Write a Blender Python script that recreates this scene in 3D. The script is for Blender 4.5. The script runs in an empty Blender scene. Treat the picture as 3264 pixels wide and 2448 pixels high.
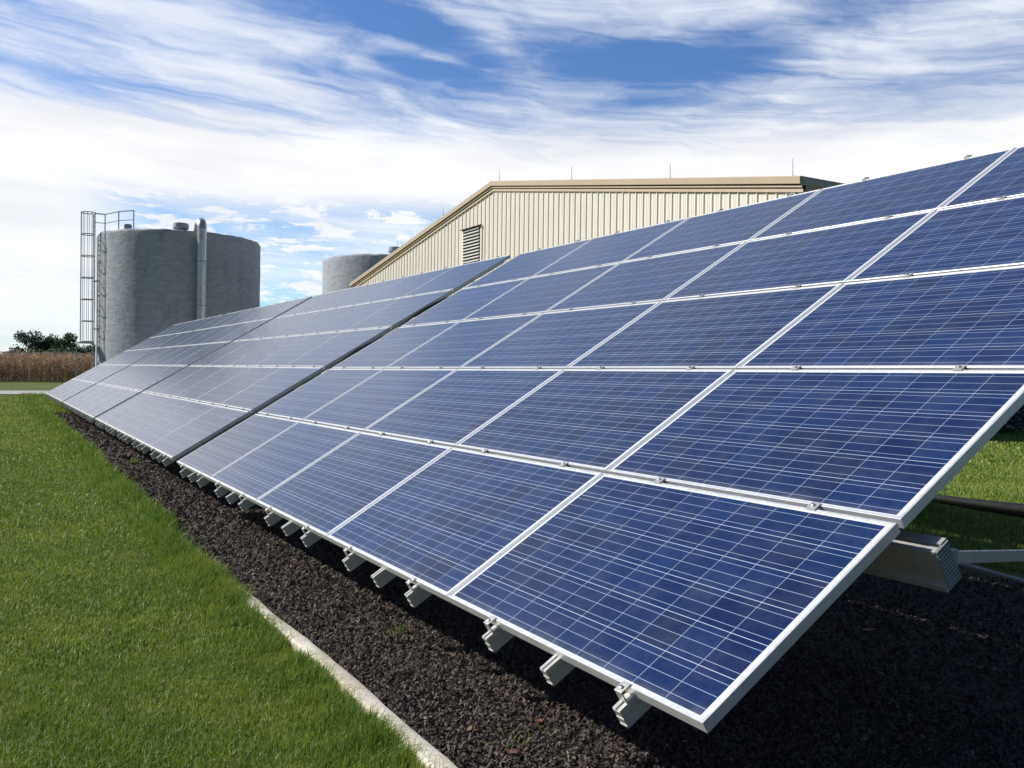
import bpy, bmesh, math, random
import numpy as np
from mathutils import Vector, Matrix, Euler
random.seed(7); rng = np.random.default_rng(7)
PI = math.pi
sc = bpy.context.scene
COL = sc.collection

# ------------------------------------------------------------------ camera
F, CX, CY, CZ = 2837.3, 1.9003, -1.7655, 0.9867
YAW, PITCH, ROLL, TAU = 1.03896, -0.0100, 0.0136, 0.54224
cam_d = bpy.data.cameras.new('camera'); cam = bpy.data.objects.new('camera', cam_d); COL.objects.link(cam)
fw = Vector((-math.sin(YAW)*math.cos(PITCH), math.cos(YAW)*math.cos(PITCH), math.sin(PITCH)))
rt = Vector((math.cos(YAW), math.sin(YAW), 0)); up = rt.cross(fw)
c_, s_ = math.cos(ROLL), math.sin(ROLL)
r2 = c_*rt + s_*up; u2 = -s_*rt + c_*up
cam.matrix_world = Matrix(((r2.x, u2.x, -fw.x, CX), (r2.y, u2.y, -fw.y, CY), (r2.z, u2.z, -fw.z, CZ), (0, 0, 0, 1)))
cam_d.sensor_fit = 'HORIZONTAL'; cam_d.sensor_width = 36.0; cam_d.lens = F/3264*36.0
cam_d.clip_start = 0.05; cam_d.clip_end = 6000
sc.camera = cam

# ------------------------------------------------------------------ sun, sky, exposure
SUN = Vector((-0.88, -1.05, 1.0)).normalized()
SUN_EL = math.asin(SUN.z); SUN_AZ = math.atan2(SUN.x, SUN.y)
sd = bpy.data.lights.new('sun', 'SUN'); so = bpy.data.objects.new('sun', sd); COL.objects.link(so)
sd.energy = 5.0; sd.angle = math.radians(0.55); sd.color = (1.0, 0.955, 0.88)
so.rotation_euler = SUN.to_track_quat('Z', 'Y').to_euler()
sc.view_settings.view_transform = 'Standard'; sc.view_settings.look = 'None'
sc.view_settings.exposure = 0.12; sc.view_settings.gamma = 1.0
sc.cycles.max_bounces = 6; sc.cycles.transparent_max_bounces = 12

W = bpy.data.worlds.new('World'); sc.world = W; W.use_nodes = True

class NT:
    """tiny node helper"""
    def __init__(s, nt): s.nt = nt; nt.nodes.clear()
    def n(s, t, **k):
        o = s.nt.nodes.new(t)
        for a, b in k.items(): setattr(o, a, b)
        return o
    def put(s, sock, v):
        if isinstance(v, (int, float, tuple, list)):
            sock.default_value = v
        else: s.nt.links.new(v, sock)
    def m(s, op, a, b=0.0, c=0.0, clamp=False):
        o = s.n('ShaderNodeMath', operation=op, use_clamp=clamp)
        s.put(o.inputs[0], a); s.put(o.inputs[1], b); s.put(o.inputs[2], c); return o.outputs[0]
    def ss(s, v, lo, hi, a=0.0, b=1.0, kind='SMOOTHSTEP'):
        o = s.n('ShaderNodeMapRange', interpolation_type=kind)
        s.put(o.inputs['Value'], v); s.put(o.inputs['From Min'], lo); s.put(o.inputs['From Max'], hi)
        s.put(o.inputs['To Min'], a); s.put(o.inputs['To Max'], b); return o.outputs[0]
    def mix(s, f, a, b, mode='MIX'):
        o = s.n('ShaderNodeMix', data_type='RGBA', blend_type=mode)
        s.put(o.inputs[0], f)
        for k, v in ((6, a), (7, b)):
            s.put(o.inputs[k], (v[0], v[1], v[2], 1.0) if isinstance(v, (tuple, list)) else v)
        return o.outputs[2]
    def noise(s, vec, scale, detail=3.0, rough=0.5, dist=0.0, out=0):
        o = s.n('ShaderNodeTexNoise'); s.put(o.inputs['Vector'], vec)
        o.inputs['Scale'].default_value = scale; o.inputs['Detail'].default_value = detail
        o.inputs['Roughness'].default_value = rough; o.inputs['Distortion'].default_value = dist
        return o.outputs[out]
    def xyz(s, x, y, z=0.0):
        o = s.n('ShaderNodeCombineXYZ'); s.put(o.inputs[0], x); s.put(o.inputs[1], y); s.put(o.inputs[2], z); return o.outputs[0]
    def sep(s, v):
        o = s.n('ShaderNodeSeparateXYZ'); s.put(o.inputs[0], v); return o.outputs

def build_world():
    g = NT(W.node_tree)
    out = g.n('ShaderNodeOutputWorld'); bg = g.n('ShaderNodeBackground')
    g.nt.links.new(bg.outputs[0], out.inputs[0])
    sky = g.n('ShaderNodeTexSky', sky_type='NISHITA'); sky.sun_disc = False
    sky.sun_elevation = SUN_EL; sky.sun_rotation = SUN_AZ
    sky.air_density = 1.0; sky.dust_density = 0.6; sky.ozone_density = 1.6
    tc = g.n('ShaderNodeTexCoord')
    rot = g.n('ShaderNodeVectorRotate', rotation_type='Z_AXIS'); g.nt.links.new(tc.outputs['Generated'], rot.inputs['Vector'])
    rot.inputs['Angle'].default_value = -YAW
    x, y, z = g.sep(rot.outputs[0])
    az = g.m('ARCTAN2', x, y); el = g.m('ARCSINE', z)
    # broad warp that bends the cloud edges
    w1 = g.m('SUBTRACT', g.noise(g.xyz(g.m('MULTIPLY', az, 2.2), g.m('MULTIPLY', el, 6.0)), 1.0, 4.0, 0.55), 0.5)
    w2 = g.m('SUBTRACT', g.noise(g.xyz(g.m('MULTIPLY', az, 7.0), g.m('MULTIPLY', el, 30.0), 4.0), 1.0, 5.0, 0.6), 0.5)
    elw = g.m('ADD', el, g.m('ADD', g.m('MULTIPLY', w1, 0.05), g.m('MULTIPLY', w2, 0.018)))
    def gauss(ax, ex, sx, sy, tilt=0.0):
        dx = g.m('SUBTRACT', az, ax); dy = g.m('SUBTRACT', elw, ex)
        dy = g.m('SUBTRACT', dy, g.m('MULTIPLY', dx, tilt))
        q = g.m('ADD', g.m('POWER', g.m('ABSOLUTE', g.m('DIVIDE', dx, sx)), 2.0), g.m('POWER', g.m('ABSOLUTE', g.m('DIVIDE', dy, sy)), 2.0))
        return g.m('EXPONENT', g.m('MULTIPLY', q, -1.0))
    # streaky cirrus at height
    sx_ = g.m('ADD', g.m('MULTIPLY', az, 2.6), g.m('MULTIPLY', w1, 1.2))
    sy_ = g.m('ADD', g.m('MULTIPLY', elw, 15.0), g.m('MULTIPLY', az, 1.6))
    cir = g.noise(g.xyz(sx_, sy_, 1.3), 1.0, 7.0, 0.56)
    cir2 = g.noise(g.xyz(g.m('MULTIPLY', sx_, 4.0), g.m('MULTIPLY', sy_, 2.6), 8.0), 1.0, 5.0, 0.6)
    fib = g.noise(g.xyz(g.m('MULTIPLY', sx_, 2.2), g.m('MULTIPLY', sy_, 4.2), 11.0), 1.0, 8.0, 0.62, 0.6)
    dens = g.m('ADD', g.m('MULTIPLY', g.m('SUBTRACT', cir, 0.46), 2.5), g.m('MULTIPLY', g.m('SUBTRACT', cir2, 0.5), 1.1))
    dens = g.m('ADD', dens, g.m('MULTIPLY', g.m('SUBTRACT', fib, 0.5), 1.15))
    dens = g.m('ADD', dens, 0.20)
    R = math.radians
    for (ax, ex, sx, sy, t, amp) in (
            (R(-23), R(19.6), R(9), R(2.0), -.03, 0.34), (R(-17), R(17.4), R(9), R(0.8), -.07, 0.36), (R(-28), R(23.5), R(9), R(1.2), 0.0, -0.20),
            (R(8), R(22.6), R(10), R(1.7), .03, 0.62), (R(7.5), R(18.8), R(7.0), R(1.3), -.05, -0.70),
            (R(16), R(20.0), R(6), R(1.1), .10, -0.30),
            (R(-10), R(21.4), R(8), R(1.6), -.14, -0.50), (R(-5), R(18.4), R(6), R(1.2), -.10, -0.42),
            (R(-6), R(19.6), R(6), R(0.38), -.22, 0.50), (R(-1), R(20.2), R(2.6), R(1.1), -.45, 0.46),
            (R(27), R(20.2), R(8), R(1.4), .18, 0.46), (R(22), R(22.6), R(6), R(.9), .10, -0.38),
            (R(17), R(17.3), R(9), R(0.8), .14, 0.22), (R(-22), R(15.9), R(9), R(0.6), -.02, -0.40)):
        dens = g.m('ADD', dens, g.m('MULTIPLY', gauss(ax, ex, sx, sy, t), amp))
    zen = g.ss(el, R(27), R(44), 1.0, 0.22)
    absaz = g.m('ABSOLUTE', az)
    back = g.ss(absaz, R(42), R(80), 1.0, 0.12)
    cirrus = g.m('MULTIPLY', g.ss(dens, -0.28, 1.12, 0.0, 0.95), zen)
    cirrus = g.m('MULTIPLY', g.m('MINIMUM', cirrus, 0.88), back)
    # thick bright band
    elt = g.m('ADD', elw, g.m('MULTIPLY', g.m('SUBTRACT', fib, 0.5), R(5.0)))
    top = g.ss(elt, R(13.4), R(17.4), 1.0, 0.0)
    azl = g.ss(az, R(-27), R(-19), 1.0, 0.0)          # left side is overcast right down
    azr = g.ss(az, R(-3), R(4), 0.0, 1.0)
    bot = g.ss(elw, R(8.6), R(11.4), 0.0, 1.0)
    bot = g.m('MAXIMUM', bot, g.m('MULTIPLY', g.m('MAXIMUM', azl, azr), g.ss(elw, R(0.3), R(5.0), 0.60, 0.96)))
    band = g.m('MULTIPLY', g.m('MULTIPLY', top, bot), back)
    # small broken clouds in the low blue gap
    sm = g.noise(g.xyz(g.m('MULTIPLY', az, 15.0), g.m('ADD', g.m('MULTIPLY', el, 62.0), g.m('MULTIPLY', w2, 2.5)), 2.0), 1.0, 7.0, 0.62)
    low = g.m('MULTIPLY', g.ss(sm, 0.44, 0.58, 0.0, 0.93), g.ss(el, R(11), R(13), 1.0, 0.0))
    lowthin = g.ss(el, R(0), R(6), 0.40, 0.02)
    m = g.m('MAXIMUM', g.m('MAXIMUM', cirrus, band), g.m('MULTIPLY', g.m('MAXIMUM', low, g.m('MULTIPLY', lowthin, g.ss(el, R(10), R(14), 1.0, 0.0))), back))
    m = g.m('MULTIPLY', m, g.ss(el, R(-2), R(0), 0.0, 1.0))
    # clear sky, Nishita with its saturation deepened
    hsv = g.n('ShaderNodeHueSaturation'); hsv.inputs['Saturation'].default_value = 1.12; hsv.inputs['Value'].default_value = 1.0
    g.nt.links.new(sky.outputs[0], hsv.inputs['Color'])
    hi = g.mix(1.0, hsv.outputs[0], (0.104*0.74, 0.104*0.92, 0.104*1.22), 'MULTIPLY')
    lo = g.mix(1.0, hsv.outputs[0], (0.118*0.62, 0.118*0.98, 0.118*1.30), 'MULTIPLY')
    blue = g.mix(g.ss(el, R(5), R(15)), lo, hi)
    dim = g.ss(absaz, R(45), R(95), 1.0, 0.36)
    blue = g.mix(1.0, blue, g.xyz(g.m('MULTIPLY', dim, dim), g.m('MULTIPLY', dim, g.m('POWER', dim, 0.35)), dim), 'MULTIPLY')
    # cloud radiance: soft grey modelling inside
    cs = g.noise(g.xyz(g.m('MULTIPLY', az, 4.0), g.m('MULTIPLY', el, 22.0), 6.0), 1.0, 4.0, 0.5)
    cs = g.m('ADD', cs, g.m('MULTIPLY', g.m('SUBTRACT', fib, 0.5), 0.35))
    cv = g.ss(cs, 0.3, 0.7, 0.83, 0.97)
    cloud = g.mix(1.0, (1.0, 1.0, 1.0), g.xyz(cv, g.m('MULTIPLY', cv, 1.01), g.m('ADD', g.m('MULTIPLY', cv, 0.9), 0.12)), 'MULTIPLY')
    cloud = g.mix(g.ss(el, R(13), R(22), 0.0, 0.7), cloud, (0.76, 0.82, 0.94))
    cloud = g.mix(g.ss(el, R(26), R(50), 0.0, 1.0), cloud, (0.40, 0.46, 0.58))
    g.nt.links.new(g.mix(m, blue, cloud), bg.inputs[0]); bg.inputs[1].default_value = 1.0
build_world()

# ------------------------------------------------------------------ materials
def mat(name):
    m = bpy.data.materials.new(name); m.use_nodes = True
    g = NT(m.node_tree); o = g.n('ShaderNodeOutputMaterial'); b = g.n('ShaderNodeBsdfPrincipled')
    g.nt.links.new(b.outputs[0], o.inputs[0]); return m, g, b
def bump(g, b, h, strength=0.3, dist=0.01):
    o = g.n('ShaderNodeBump'); o.inputs['Strength'].default_value = strength; o.inputs['Distance'].default_value = dist
    g.put(o.inputs['Height'], h); g.nt.links.new(o.outputs[0], b.inputs['Normal'])
def objco(g): return g.n('ShaderNodeTexCoord').outputs['Object']
def geoco(g): return g.n('ShaderNodeNewGeometry').outputs['Position']
def simple(name, col, rough=0.5, metal=0.0, var=0.12, scale=6.0, bmp=0.0, bscale=40.0, spec=0.5):
    m, g, b = mat(name); p = objco(g)
    n = g.noise(p, scale, 5.0, 0.6)
    f = g.ss(n, 0.3, 0.7, 1-var, 1+var, 'LINEAR')
    g.put(b.inputs['Base Color'], g.mix(1.0, col, g.xyz(f, f, f), 'MULTIPLY'))
    g.put(b.inputs['Roughness'], g.ss(g.noise(p, scale*3, 3.0), 0.3, 0.7, max(rough-.08, .02), rough+.08, 'LINEAR'))
    b.inputs['Metallic'].default_value = metal; b.inputs['Specular IOR Level'].default_value = spec
    if bmp: bump(g, b, g.noise(p, bscale, 4.0, 0.6), bmp, 0.004)
    return m
M = {}
M['frame'] = simple('anodised_frame', (0.74, 0.74, 0.73), 0.42, 0.5, 0.05, 9)
M['alu'] = simple('aluminium', (0.58, 0.565, 0.53), 0.42, 0.5, 0.07, 12)
M['steel'] = simple('galvanised_steel', (0.34, 0.36, 0.37), 0.5, 0.3, 0.15, 20)
M['bolt'] = simple('steel_bolt', (0.5, 0.5, 0.5), 0.3, 0.8, 0.05)
M['black'] = simple('black_rubber', (0.012, 0.013, 0.015), 0.55, 0, 0.2, 12, 0.3, 60)
M['cream'] = simple('cream_wall_metal', (0.83, 0.765, 0.66), 0.42, 0, 0.035, 0.7)
M['tan'] = simple('tan_trim', (0.56, 0.44, 0.305), 0.45, 0, 0.05, 1.0)
M['brown'] = simple('brown_metal', (0.045, 0.035, 0.028), 0.6, 0, 0.1, 1.0)
M['roof'] = simple('roof_metal', (0.50, 0.45, 0.36), 0.4, 0.1, 0.06, 0.7)
M['slat'] = simple('louver_white', (0.56, 0.55, 0.50), 0.45, 0, 0.04, 3)
M['jacket'] = simple('aluminium_jacket', (0.62, 0.60, 0.57), 0.34, 0.6, 0.16, 1.6, 0.25, 4.0)
M['bark'] = simple('bark', (0.09, 0.07, 0.05), 0.9, 0, 0.3, 4)
M['wood'] = simple('pale_wood', (0.34, 0.22, 0.11), 0.8, 0, 0.25, 40)
M['dryleaf'] = simple('dry_leaf', (0.16, 0.06, 0.04), 0.8, 0, 0.3, 60)

def cells_material():
    m, g, b = mat('solar_cells')
    p = objco(g); x, y, z = g.sep(p)
    PX, MX, MY = 0.1585, 0.0316, 0.0205
    u = g.m('DIVIDE', g.m('SUBTRACT', x, MX), PX); v = g.m('DIVIDE', g.m('SUBTRACT', y, MY), PX)
    fu = g.m('FRACT', u); fv = g.m('FRACT', v)
    du = g.m('ABSOLUTE', g.m('SUBTRACT', fu, 0.5)); dv = g.m('ABSOLUTE', g.m('SUBTRACT', fv, 0.5))
    gapu = g.m('GREATER_THAN', du, 0.5-0.0075); gapv = g.m('MULTIPLY', g.m('GREATER_THAN', dv, 0.5-0.0080), 0.9)
    # three busbars per cell, running along the long side
    b0 = g.m('LESS_THAN', g.m('ABSOLUTE', g.m('SUBTRACT', g.m('FRACT', g.m('MULTIPLY', fv, 3.0)), 0.5)), 0.0185)
    inx = g.m('MULTIPLY', g.m('GREATER_THAN', u, 0.0), g.m('LESS_THAN', u, 10.0))
    iny = g.m('MULTIPLY', g.m('GREATER_THAN', v, 0.0), g.m('LESS_THAN', v, 6.0))
    inside = g.m('MULTIPLY', inx, iny)
    oi = g.n('ShaderNodeObjectInfo')
    wn = g.n('ShaderNodeTexWhiteNoise', noise_dimensions='4D')
    g.put(wn.inputs['Vector'], g.xyz(g.m('FLOOR', u), g.m('FLOOR', v), 0.0)); g.put(wn.inputs['W'], g.m('MULTIPLY', oi.outputs['Random'], 97.0))
    cellr = wn.outputs[0]
    wn2 = g.n('ShaderNodeTexWhiteNoise', noise_dimensions='4D')
    g.put(wn2.inputs['Vector'], g.xyz(g.m('FLOOR', u), g.m('FLOOR', v), 5.0)); g.put(wn2.inputs['W'], g.m('MULTIPLY', oi.outputs['Random'], 31.0))
    vo = g.n('ShaderNodeTexVoronoi'); g.put(vo.inputs['Vector'], p); vo.inputs['Scale'].default_value = 70.0
    gr = g.sep(vo.outputs['Color'])[0]
    base = g.mix(cellr, (0.0050, 0.0130, 0.066), (0.0065, 0.0240, 0.100))
    base = g.mix(g.ss(wn2.outputs[0], 0.70, 1.0, 0.0, 0.6), base, (0.011, 0.013, 0.043))
    big = g.noise(p, 1.6, 3.0, 0.5)
    base = g.mix(g.ss(big, 0.45, 0.75, 0.0, 0.5), base, (0.006, 0.030, 0.092))
    k = g.m('MULTIPLY', g.ss(gr, 0, 1, 0.88, 1.14, 'LINEAR'), g.ss(oi.outputs['Random'], 0, 1, 0.9, 1.1, 'LINEAR'))
    base = g.mix(1.0, base, g.xyz(k, k, k), 'MULTIPLY')
    col = g.mix(g.m('MULTIPLY', b0, 0.80), base, (0.44, 0.55, 0.70))
    col = g.mix(g.m('MULTIPLY', gapu, 0.62), col, (0.50, 0.60, 0.72))
    col = g.mix(gapv, col, (0.56, 0.65, 0.78))
    col = g.mix(g.m('SUBTRACT', 1.0, inside), col, (0.74, 0.76, 0.78))
    # thin film of dust and a few droppings
    dust = g.noise(p, 7.0, 6.0, 0.65)
    col = g.mix(g.ss(dust, 0.35, 0.8, 0.0, 0.055), col, (0.40, 0.40, 0.38))
    sill = g.m('MULTIPLY', g.ss(y, 0.012, 0.075, 1.0, 0.0), g.ss(g.noise(p, 5.0, 5.0, 0.7), 0.35, 0.65, 0.25, 1.0))
    col = g.mix(g.m('MULTIPLY', sill, 0.22), col, (0.36, 0.35, 0.31))
    wp = geoco(g)
    vs = g.n('ShaderNodeTexVoronoi'); g.put(vs.inputs['Vector'], wp); vs.inputs['Scale'].default_value = 2.6
    sp = g.m('MULTIPLY', g.m('LESS_THAN', vs.outputs['Distance'], 0.011), g.m('GREATER_THAN', g.noise(wp, 3.0), 0.52))
    col = g.mix(g.m('MULTIPLY', sp, 0.7), col, (0.62, 0.62, 0.58))
    g.put(b.inputs['Base Color'], col)
    b.inputs['IOR'].default_value = 1.5
    b.inputs['Sheen Weight'].default_value = 0.34; b.inputs['Sheen Roughness'].default_value = 0.32
    g.put(b.inputs['Roughness'], g.ss(dust, 0.3, 0.8, 0.13, 0.24, 'LINEAR'))
    return m
M['cells'] = cells_material()

def tank_material():
    m, g, b = mat('sprayed_grey_coating')
    p = objco(g); x, y, z = g.sep(p)
    ang = g.m('ARCTAN2', y, x)
    q = g.xyz(g.m('MULTIPLY', ang, 5.0), g.m('MULTIPLY', z, 2.6), 0.0)
    n1 = g.noise(q, 1.7, 7.0, 0.66, 0.4); n2 = g.noise(g.xyz(g.m('MULTIPLY', ang, 9.0), g.m('MULTIPLY', z, .35), 3.0), 1.0, 5.0, 0.6)
    c = g.mix(g.ss(n1, 0.35, 0.68), (0.325, 0.350, 0.385), (0.435, 0.458, 0.490))
    c = g.mix(g.ss(n2, 0.52, 0.7, 0, 0.5), c, (0.235, 0.25, 0.275))
    g.put(b.inputs['Base Color'], c); b.inputs['Roughness'].default_value = 0.8
    bump(g, b, g.m('ADD', n1, g.m('MULTIPLY', g.noise(p, 3.5, 5.0, 0.7), 0.7)), 0.55, 0.05)
    return m
M['tank'] = tank_material()

def lawn_material():
    m, g, b = mat('lawn_ground'); p = geoco(g)
    n1 = g.noise(p, 0.45, 4.0, 0.6); n2 = g.noise(p, 9.0, 6.0, 0.7); n3 = g.noise(p, 60.0, 3.0, 0.7)
    c = g.mix(g.ss(n1, 0.35, 0.65), (0.085, 0.135, 0.018), (0.150, 0.180, 0.034))
    c = g.mix(g.ss(n2, 0.4, 0.72, 0, 0.55), c, (0.135, 0.135, 0.040))
    c = g.mix(g.ss(n3, 0.42, 0.7, 0.0, 0.6), c, (0.028, 0.055, 0.010))
    g.put(b.inputs['Base Color'], c); b.inputs['Roughness'].default_value = 0.9; b.inputs['Specular IOR Level'].default_value = 0.2
    bump(g, b, g.m('ADD', n2, n3), 0.8, 0.03)
    return m
M['lawn'] = lawn_material()

def blade_material(name, lo, hi, dry):
    m, g, b = mat(name)
    at = g.n('ShaderNodeAttribute', attribute_name='tint'); t = at.outputs['Fac']
    n1 = g.noise(geoco(g), 0.9, 5.0, 0.65); n5 = g.noise(geoco(g), 5.5, 4.0, 0.65)
    c = g.mix(t, lo, hi)
    if name == 'grass_blades': c = g.mix(g.ss(n5, 0.56, 0.74, 0, 0.55), c, (0.34, 0.31, 0.10)); c = g.mix(g.ss(n5, 0.44, 0.28, 0, 0.35), c, (0.05, 0.13, 0.015))
    c = g.mix(g.ss(n1, 0.42, 0.66, 0, 0.5), c, (hi[0]*1.12, hi[1]*0.98, hi[2]))
    c = g.mix(g.m('GREATER_THAN', t, 0.955), c, dry)
    g.put(b.inputs['Base Color'], c); b.inputs['Roughness'].default_value = 0.5; b.inputs['Specular IOR Level'].default_value = 0.35
    tr = g.n('ShaderNodeBsdfTranslucent'); g.put(tr.inputs[0], c)
    ms = g.n('ShaderNodeMixShader'); ms.inputs[0].default_value = 0.30
    g.nt.links.new(b.outputs[0], ms.inputs[1]); g.nt.links.new(tr.outputs[0], ms.inputs[2])
    out = [n for n in g.nt.nodes if n.type == 'OUTPUT_MATERIAL'][0]
    g.nt.links.new(ms.outputs[0], out.inputs[0]); return m
M['blade'] = blade_material('grass_blades', (0.095, 0.195, 0.022), (0.340, 0.430, 0.075), (0.62, 0.62, 0.36))
M['corn'] = blade_material('dry_corn', (0.155, 0.095, 0.050), (0.52, 0.355, 0.20), (0.66, 0.54, 0.36))
M['leafdark'] = blade_material('dark_leaves', (0.034, 0.062, 0.050), (0.072, 0.110, 0.078), (0.05, 0.08, 0.05))
M['leafgreen'] = blade_material('green_leaves', (0.046, 0.085, 0.038), (0.100, 0.155, 0.068), (0.08, 0.12, 0.04))
M['leafpale'] = blade_material('pale_leaves', (0.050, 0.085, 0.060), (0.085, 0.13, 0.09), (0.1, 0.14, 0.1))

def mulch_material(chips):
    m, g, b = mat('mulch_chips' if chips else 'mulch_bed')
    if chips:
        t = g.n('ShaderNodeAttribute', attribute_name='tint').outputs['Fac']
        c = g.mix(g.ss(t, 0, 0.8, 0, 1, 'LINEAR'), (0.022, 0.016, 0.013), (0.132, 0.103, 0.087))
        c = g.mix(g.m('GREATER_THAN', t, 0.93), c, (0.085, 0.040, 0.032))
        c = g.mix(g.m('GREATER_THAN', t, 0.94), c, (0.16, 0.125, 0.105))
        c = g.mix(g.m('GREATER_THAN', t, 0.993), c, (0.36, 0.26, 0.16))
    else:
        n = g.noise(geoco(g), 55.0, 6.0, 0.75)
        c = g.mix(g.ss(n, 0.35, 0.7), (0.010, 0.008, 0.007), (0.055, 0.040, 0.033))
        bump(g, b, n, 1.0, 0.04)
    g.put(b.inputs['Base Color'], c); b.inputs['Roughness'].default_value = 0.75; b.inputs['Specular IOR Level'].default_value = 0.3
    return m
M['mulch'] = mulch_material(False); M['chips'] = mulch_material(True)

def kerb_material():
    m, g, b = mat('weathered_pale_edging'); p = objco(g)
    n = g.noise(p, 5.0, 6.0, 0.65); n2 = g.noise(p, 40.0, 4.0, 0.7)
    c = g.mix(g.ss(n, 0.35, 0.7), (0.74, 0.69, 0.58), (0.56, 0.49, 0.38))
    c = g.mix(g.ss(n2, 0.56, 0.70, 0, 0.8), c, (0.20, 0.15, 0.10))
    g.put(b.inputs['Base Color'], c); b.inputs['Roughness'].default_value = 0.85
    bump(g, b, g.m('ADD', n, g.m('MULTIPLY', n2, .5)), 0.6, 0.01); return m
M['kerb'] = kerb_material()
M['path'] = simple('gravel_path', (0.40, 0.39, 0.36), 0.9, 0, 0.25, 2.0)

# ------------------------------------------------------------------ builders
class MB:
    def __init__(s): s.v = []; s.f = []; s.sm = False
    def add(s, vs, fs):
        k = len(s.v); s.v += [tuple(v) for v in vs]; s.f += [tuple(i+k for i in f) for f in fs]; return s
    def box(s, x0, x1, y0, y1, z0, z1):
        return s.add([(x, y, z) for x in (x0, x1) for y in (y0, y1) for z in (z0, z1)],
                     [(0, 1, 3, 2), (4, 6, 7, 5), (0, 4, 5, 1), (2, 3, 7, 6), (0, 2, 6, 4), (1, 5, 7, 3)])
    def prism(s, prof, axis, a, b):
        """closed profile (ccw) extruded along axis; profile coords are the two remaining axes in order"""
        n = len(prof); vs = []
        for t in (a, b):
            for p in prof:
                q = list(p); q.insert(axis, t); vs.append(q)
        fs = [(i, (i+1) % n, n+(i+1) % n, n+i) for i in range(n)]
        fs += [tuple(range(n-1, -1, -1)), tuple(range(n, 2*n))]
        return s.add(vs, fs)
    def tube(s, pts, r, n=8, cap=True):
        pts = [Vector(p) for p in pts]; rings = []; prev = None
        rr = r if isinstance(r, (list, tuple)) else [r]*len(pts)
        for i, p in enumerate(pts):
            d = (pts[min(i+1, len(pts)-1)] - pts[max(i-1, 0)]).normalized()
            a = prev if prev is not None else (Vector((0, 0, 1)) if abs(d.z) < .9 else Vector((1, 0, 0)))
            a = (a - d*a.dot(d)).normalized(); prev = a; b = d.cross(a)
            rings.append([p + rr[i]*(math.cos(2*PI*k/n)*a + math.sin(2*PI*k/n)*b) for k in range(n)])
        vs = [v for R in rings for v in R]; fs = []
        for i in range(len(pts)-1):
            for k in range(n): fs.append((i*n+k, i*n+(k+1) % n, (i+1)*n+(k+1) % n, (i+1)*n+k))
        if cap: fs += [tuple(range(n-1, -1, -1)), tuple(range((len(pts)-1)*n, len(pts)*n))]
        return s.add(vs, fs)
    def lathe(s, prof, n=64, c=(0, 0)):
        vs = []; fs = []
        for (r, z) in prof:
            for k in range(n): vs.append((c[0]+r*math.cos(2*PI*k/n), c[1]+r*math.sin(2*PI*k/n), z))
        for i in range(len(prof)-1):
            for k in range(n): fs.append((i*n+k, i*n+(k+1) % n, (i+1)*n+(k+1) % n, (i+1)*n+k))
        fs.append(tuple(range((len(prof)-1)*n, len(prof)*n))); fs.append(tuple(range(n-1, -1, -1)))
        return s.add(vs, fs)
    def build(s, name, m, parent=None, smooth=False, bevel=0.0, fix=True):
        me = bpy.data.meshes.new(name); me.from_pydata(s.v, [], s.f); me.validate()
        if fix:
            b = bmesh.new(); b.from_mesh(me); bmesh.ops.recalc_face_normals(b, faces=b.faces); b.to_mesh(me); b.free()
        me.materials.append(M[m] if isinstance(m, str) else m)
        if smooth:
            me.shade_smooth()
            try: me.set_sharp_from_angle(angle=math.radians(35))
            except Exception: pass
        o = bpy.data.objects.new(name, me); COL.objects.link(o)
        if bevel:
            md = o.modifiers.new('bevel', 'BEVEL'); md.width = bevel; md.segments = 2; md.limit_method = 'ANGLE'
        if parent: o.parent = parent
        return o
def empty(name, loc=(0, 0, 0), rot=(0, 0, 0)):
    o = bpy.data.objects.new(name, None); COL.objects.link(o); o.location = loc; o.rotation_euler = rot
    o.empty_display_size = 0.2; return o
def tag(o, label=None, cat=None, group=None, kind=None):
    if label: o['label'] = label
    if cat: o['category'] = cat
    if group: o['group'] = group
    if kind: o['kind'] = kind
    return o
def big_mesh(name, V, Fq, m, tint=None, smooth=False):
    """numpy mesh; Fq is an (n,3) or (n,4) array"""
    me = bpy.data.meshes.new(name); me.vertices.add(len(V)); me.vertices.foreach_set('co', V.astype(np.float32).ravel())
    k = Fq.shape[1]; me.loops.add(Fq.size); me.loops.foreach_set('vertex_index', Fq.astype(np.int32).ravel())
    me.polygons.add(len(Fq)); me.polygons.foreach_set('loop_start', (np.arange(len(Fq))*k).astype(np.int32))
    me.update(calc_edges=True)
    if tint is not None:
        a = me.attributes.new('tint', 'FLOAT', 'POINT'); a.data.foreach_set('value', tint.astype(np.float32))
    me.materials.append(M[m]); o = bpy.data.objects.new(name, me); COL.objects.link(o); return o

# ------------------------------------------------------------------ terrain
G0 = -0.563
def sstep(a, b, t):
    t = np.clip((t-a)/(b-a), 0, 1); return t*t*(3-2*t)
def ground(x, y):
    x = np.asarray(x, float); y = np.asarray(y, float)
    w = 0.0043*np.clip(-x-8, 0, 27) + 0.0122*np.clip(-x-35, 0, 37)
    return G0 + w + 0.213*sstep(5.3, 7.4, y)*(1-sstep(20, 45, -x))
def gz(x, y): return float(ground(x, y))
def sheet(name, xs, ys, m, dz=0.0):
    X, Y = np.meshgrid(xs, ys, indexing='ij'); Z = ground(X, Y)+dz
    V = np.stack([X, Y, Z], -1).reshape(-1, 3); nx, ny = len(xs), len(ys)
    i = (np.arange(nx-1)[:, None]*ny + np.arange(ny-1)[None]).ravel()
    return big_mesh(name, V, np.stack([i, i+ny, i+ny+1, i+1], 1), m)
xs = np.unique(np.concatenate([[-3000, -1500, -800, -400, -200, -120], np.arange(-90, 20.1, 1.0), [30, 60, 150, 400, 900]]))
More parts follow.
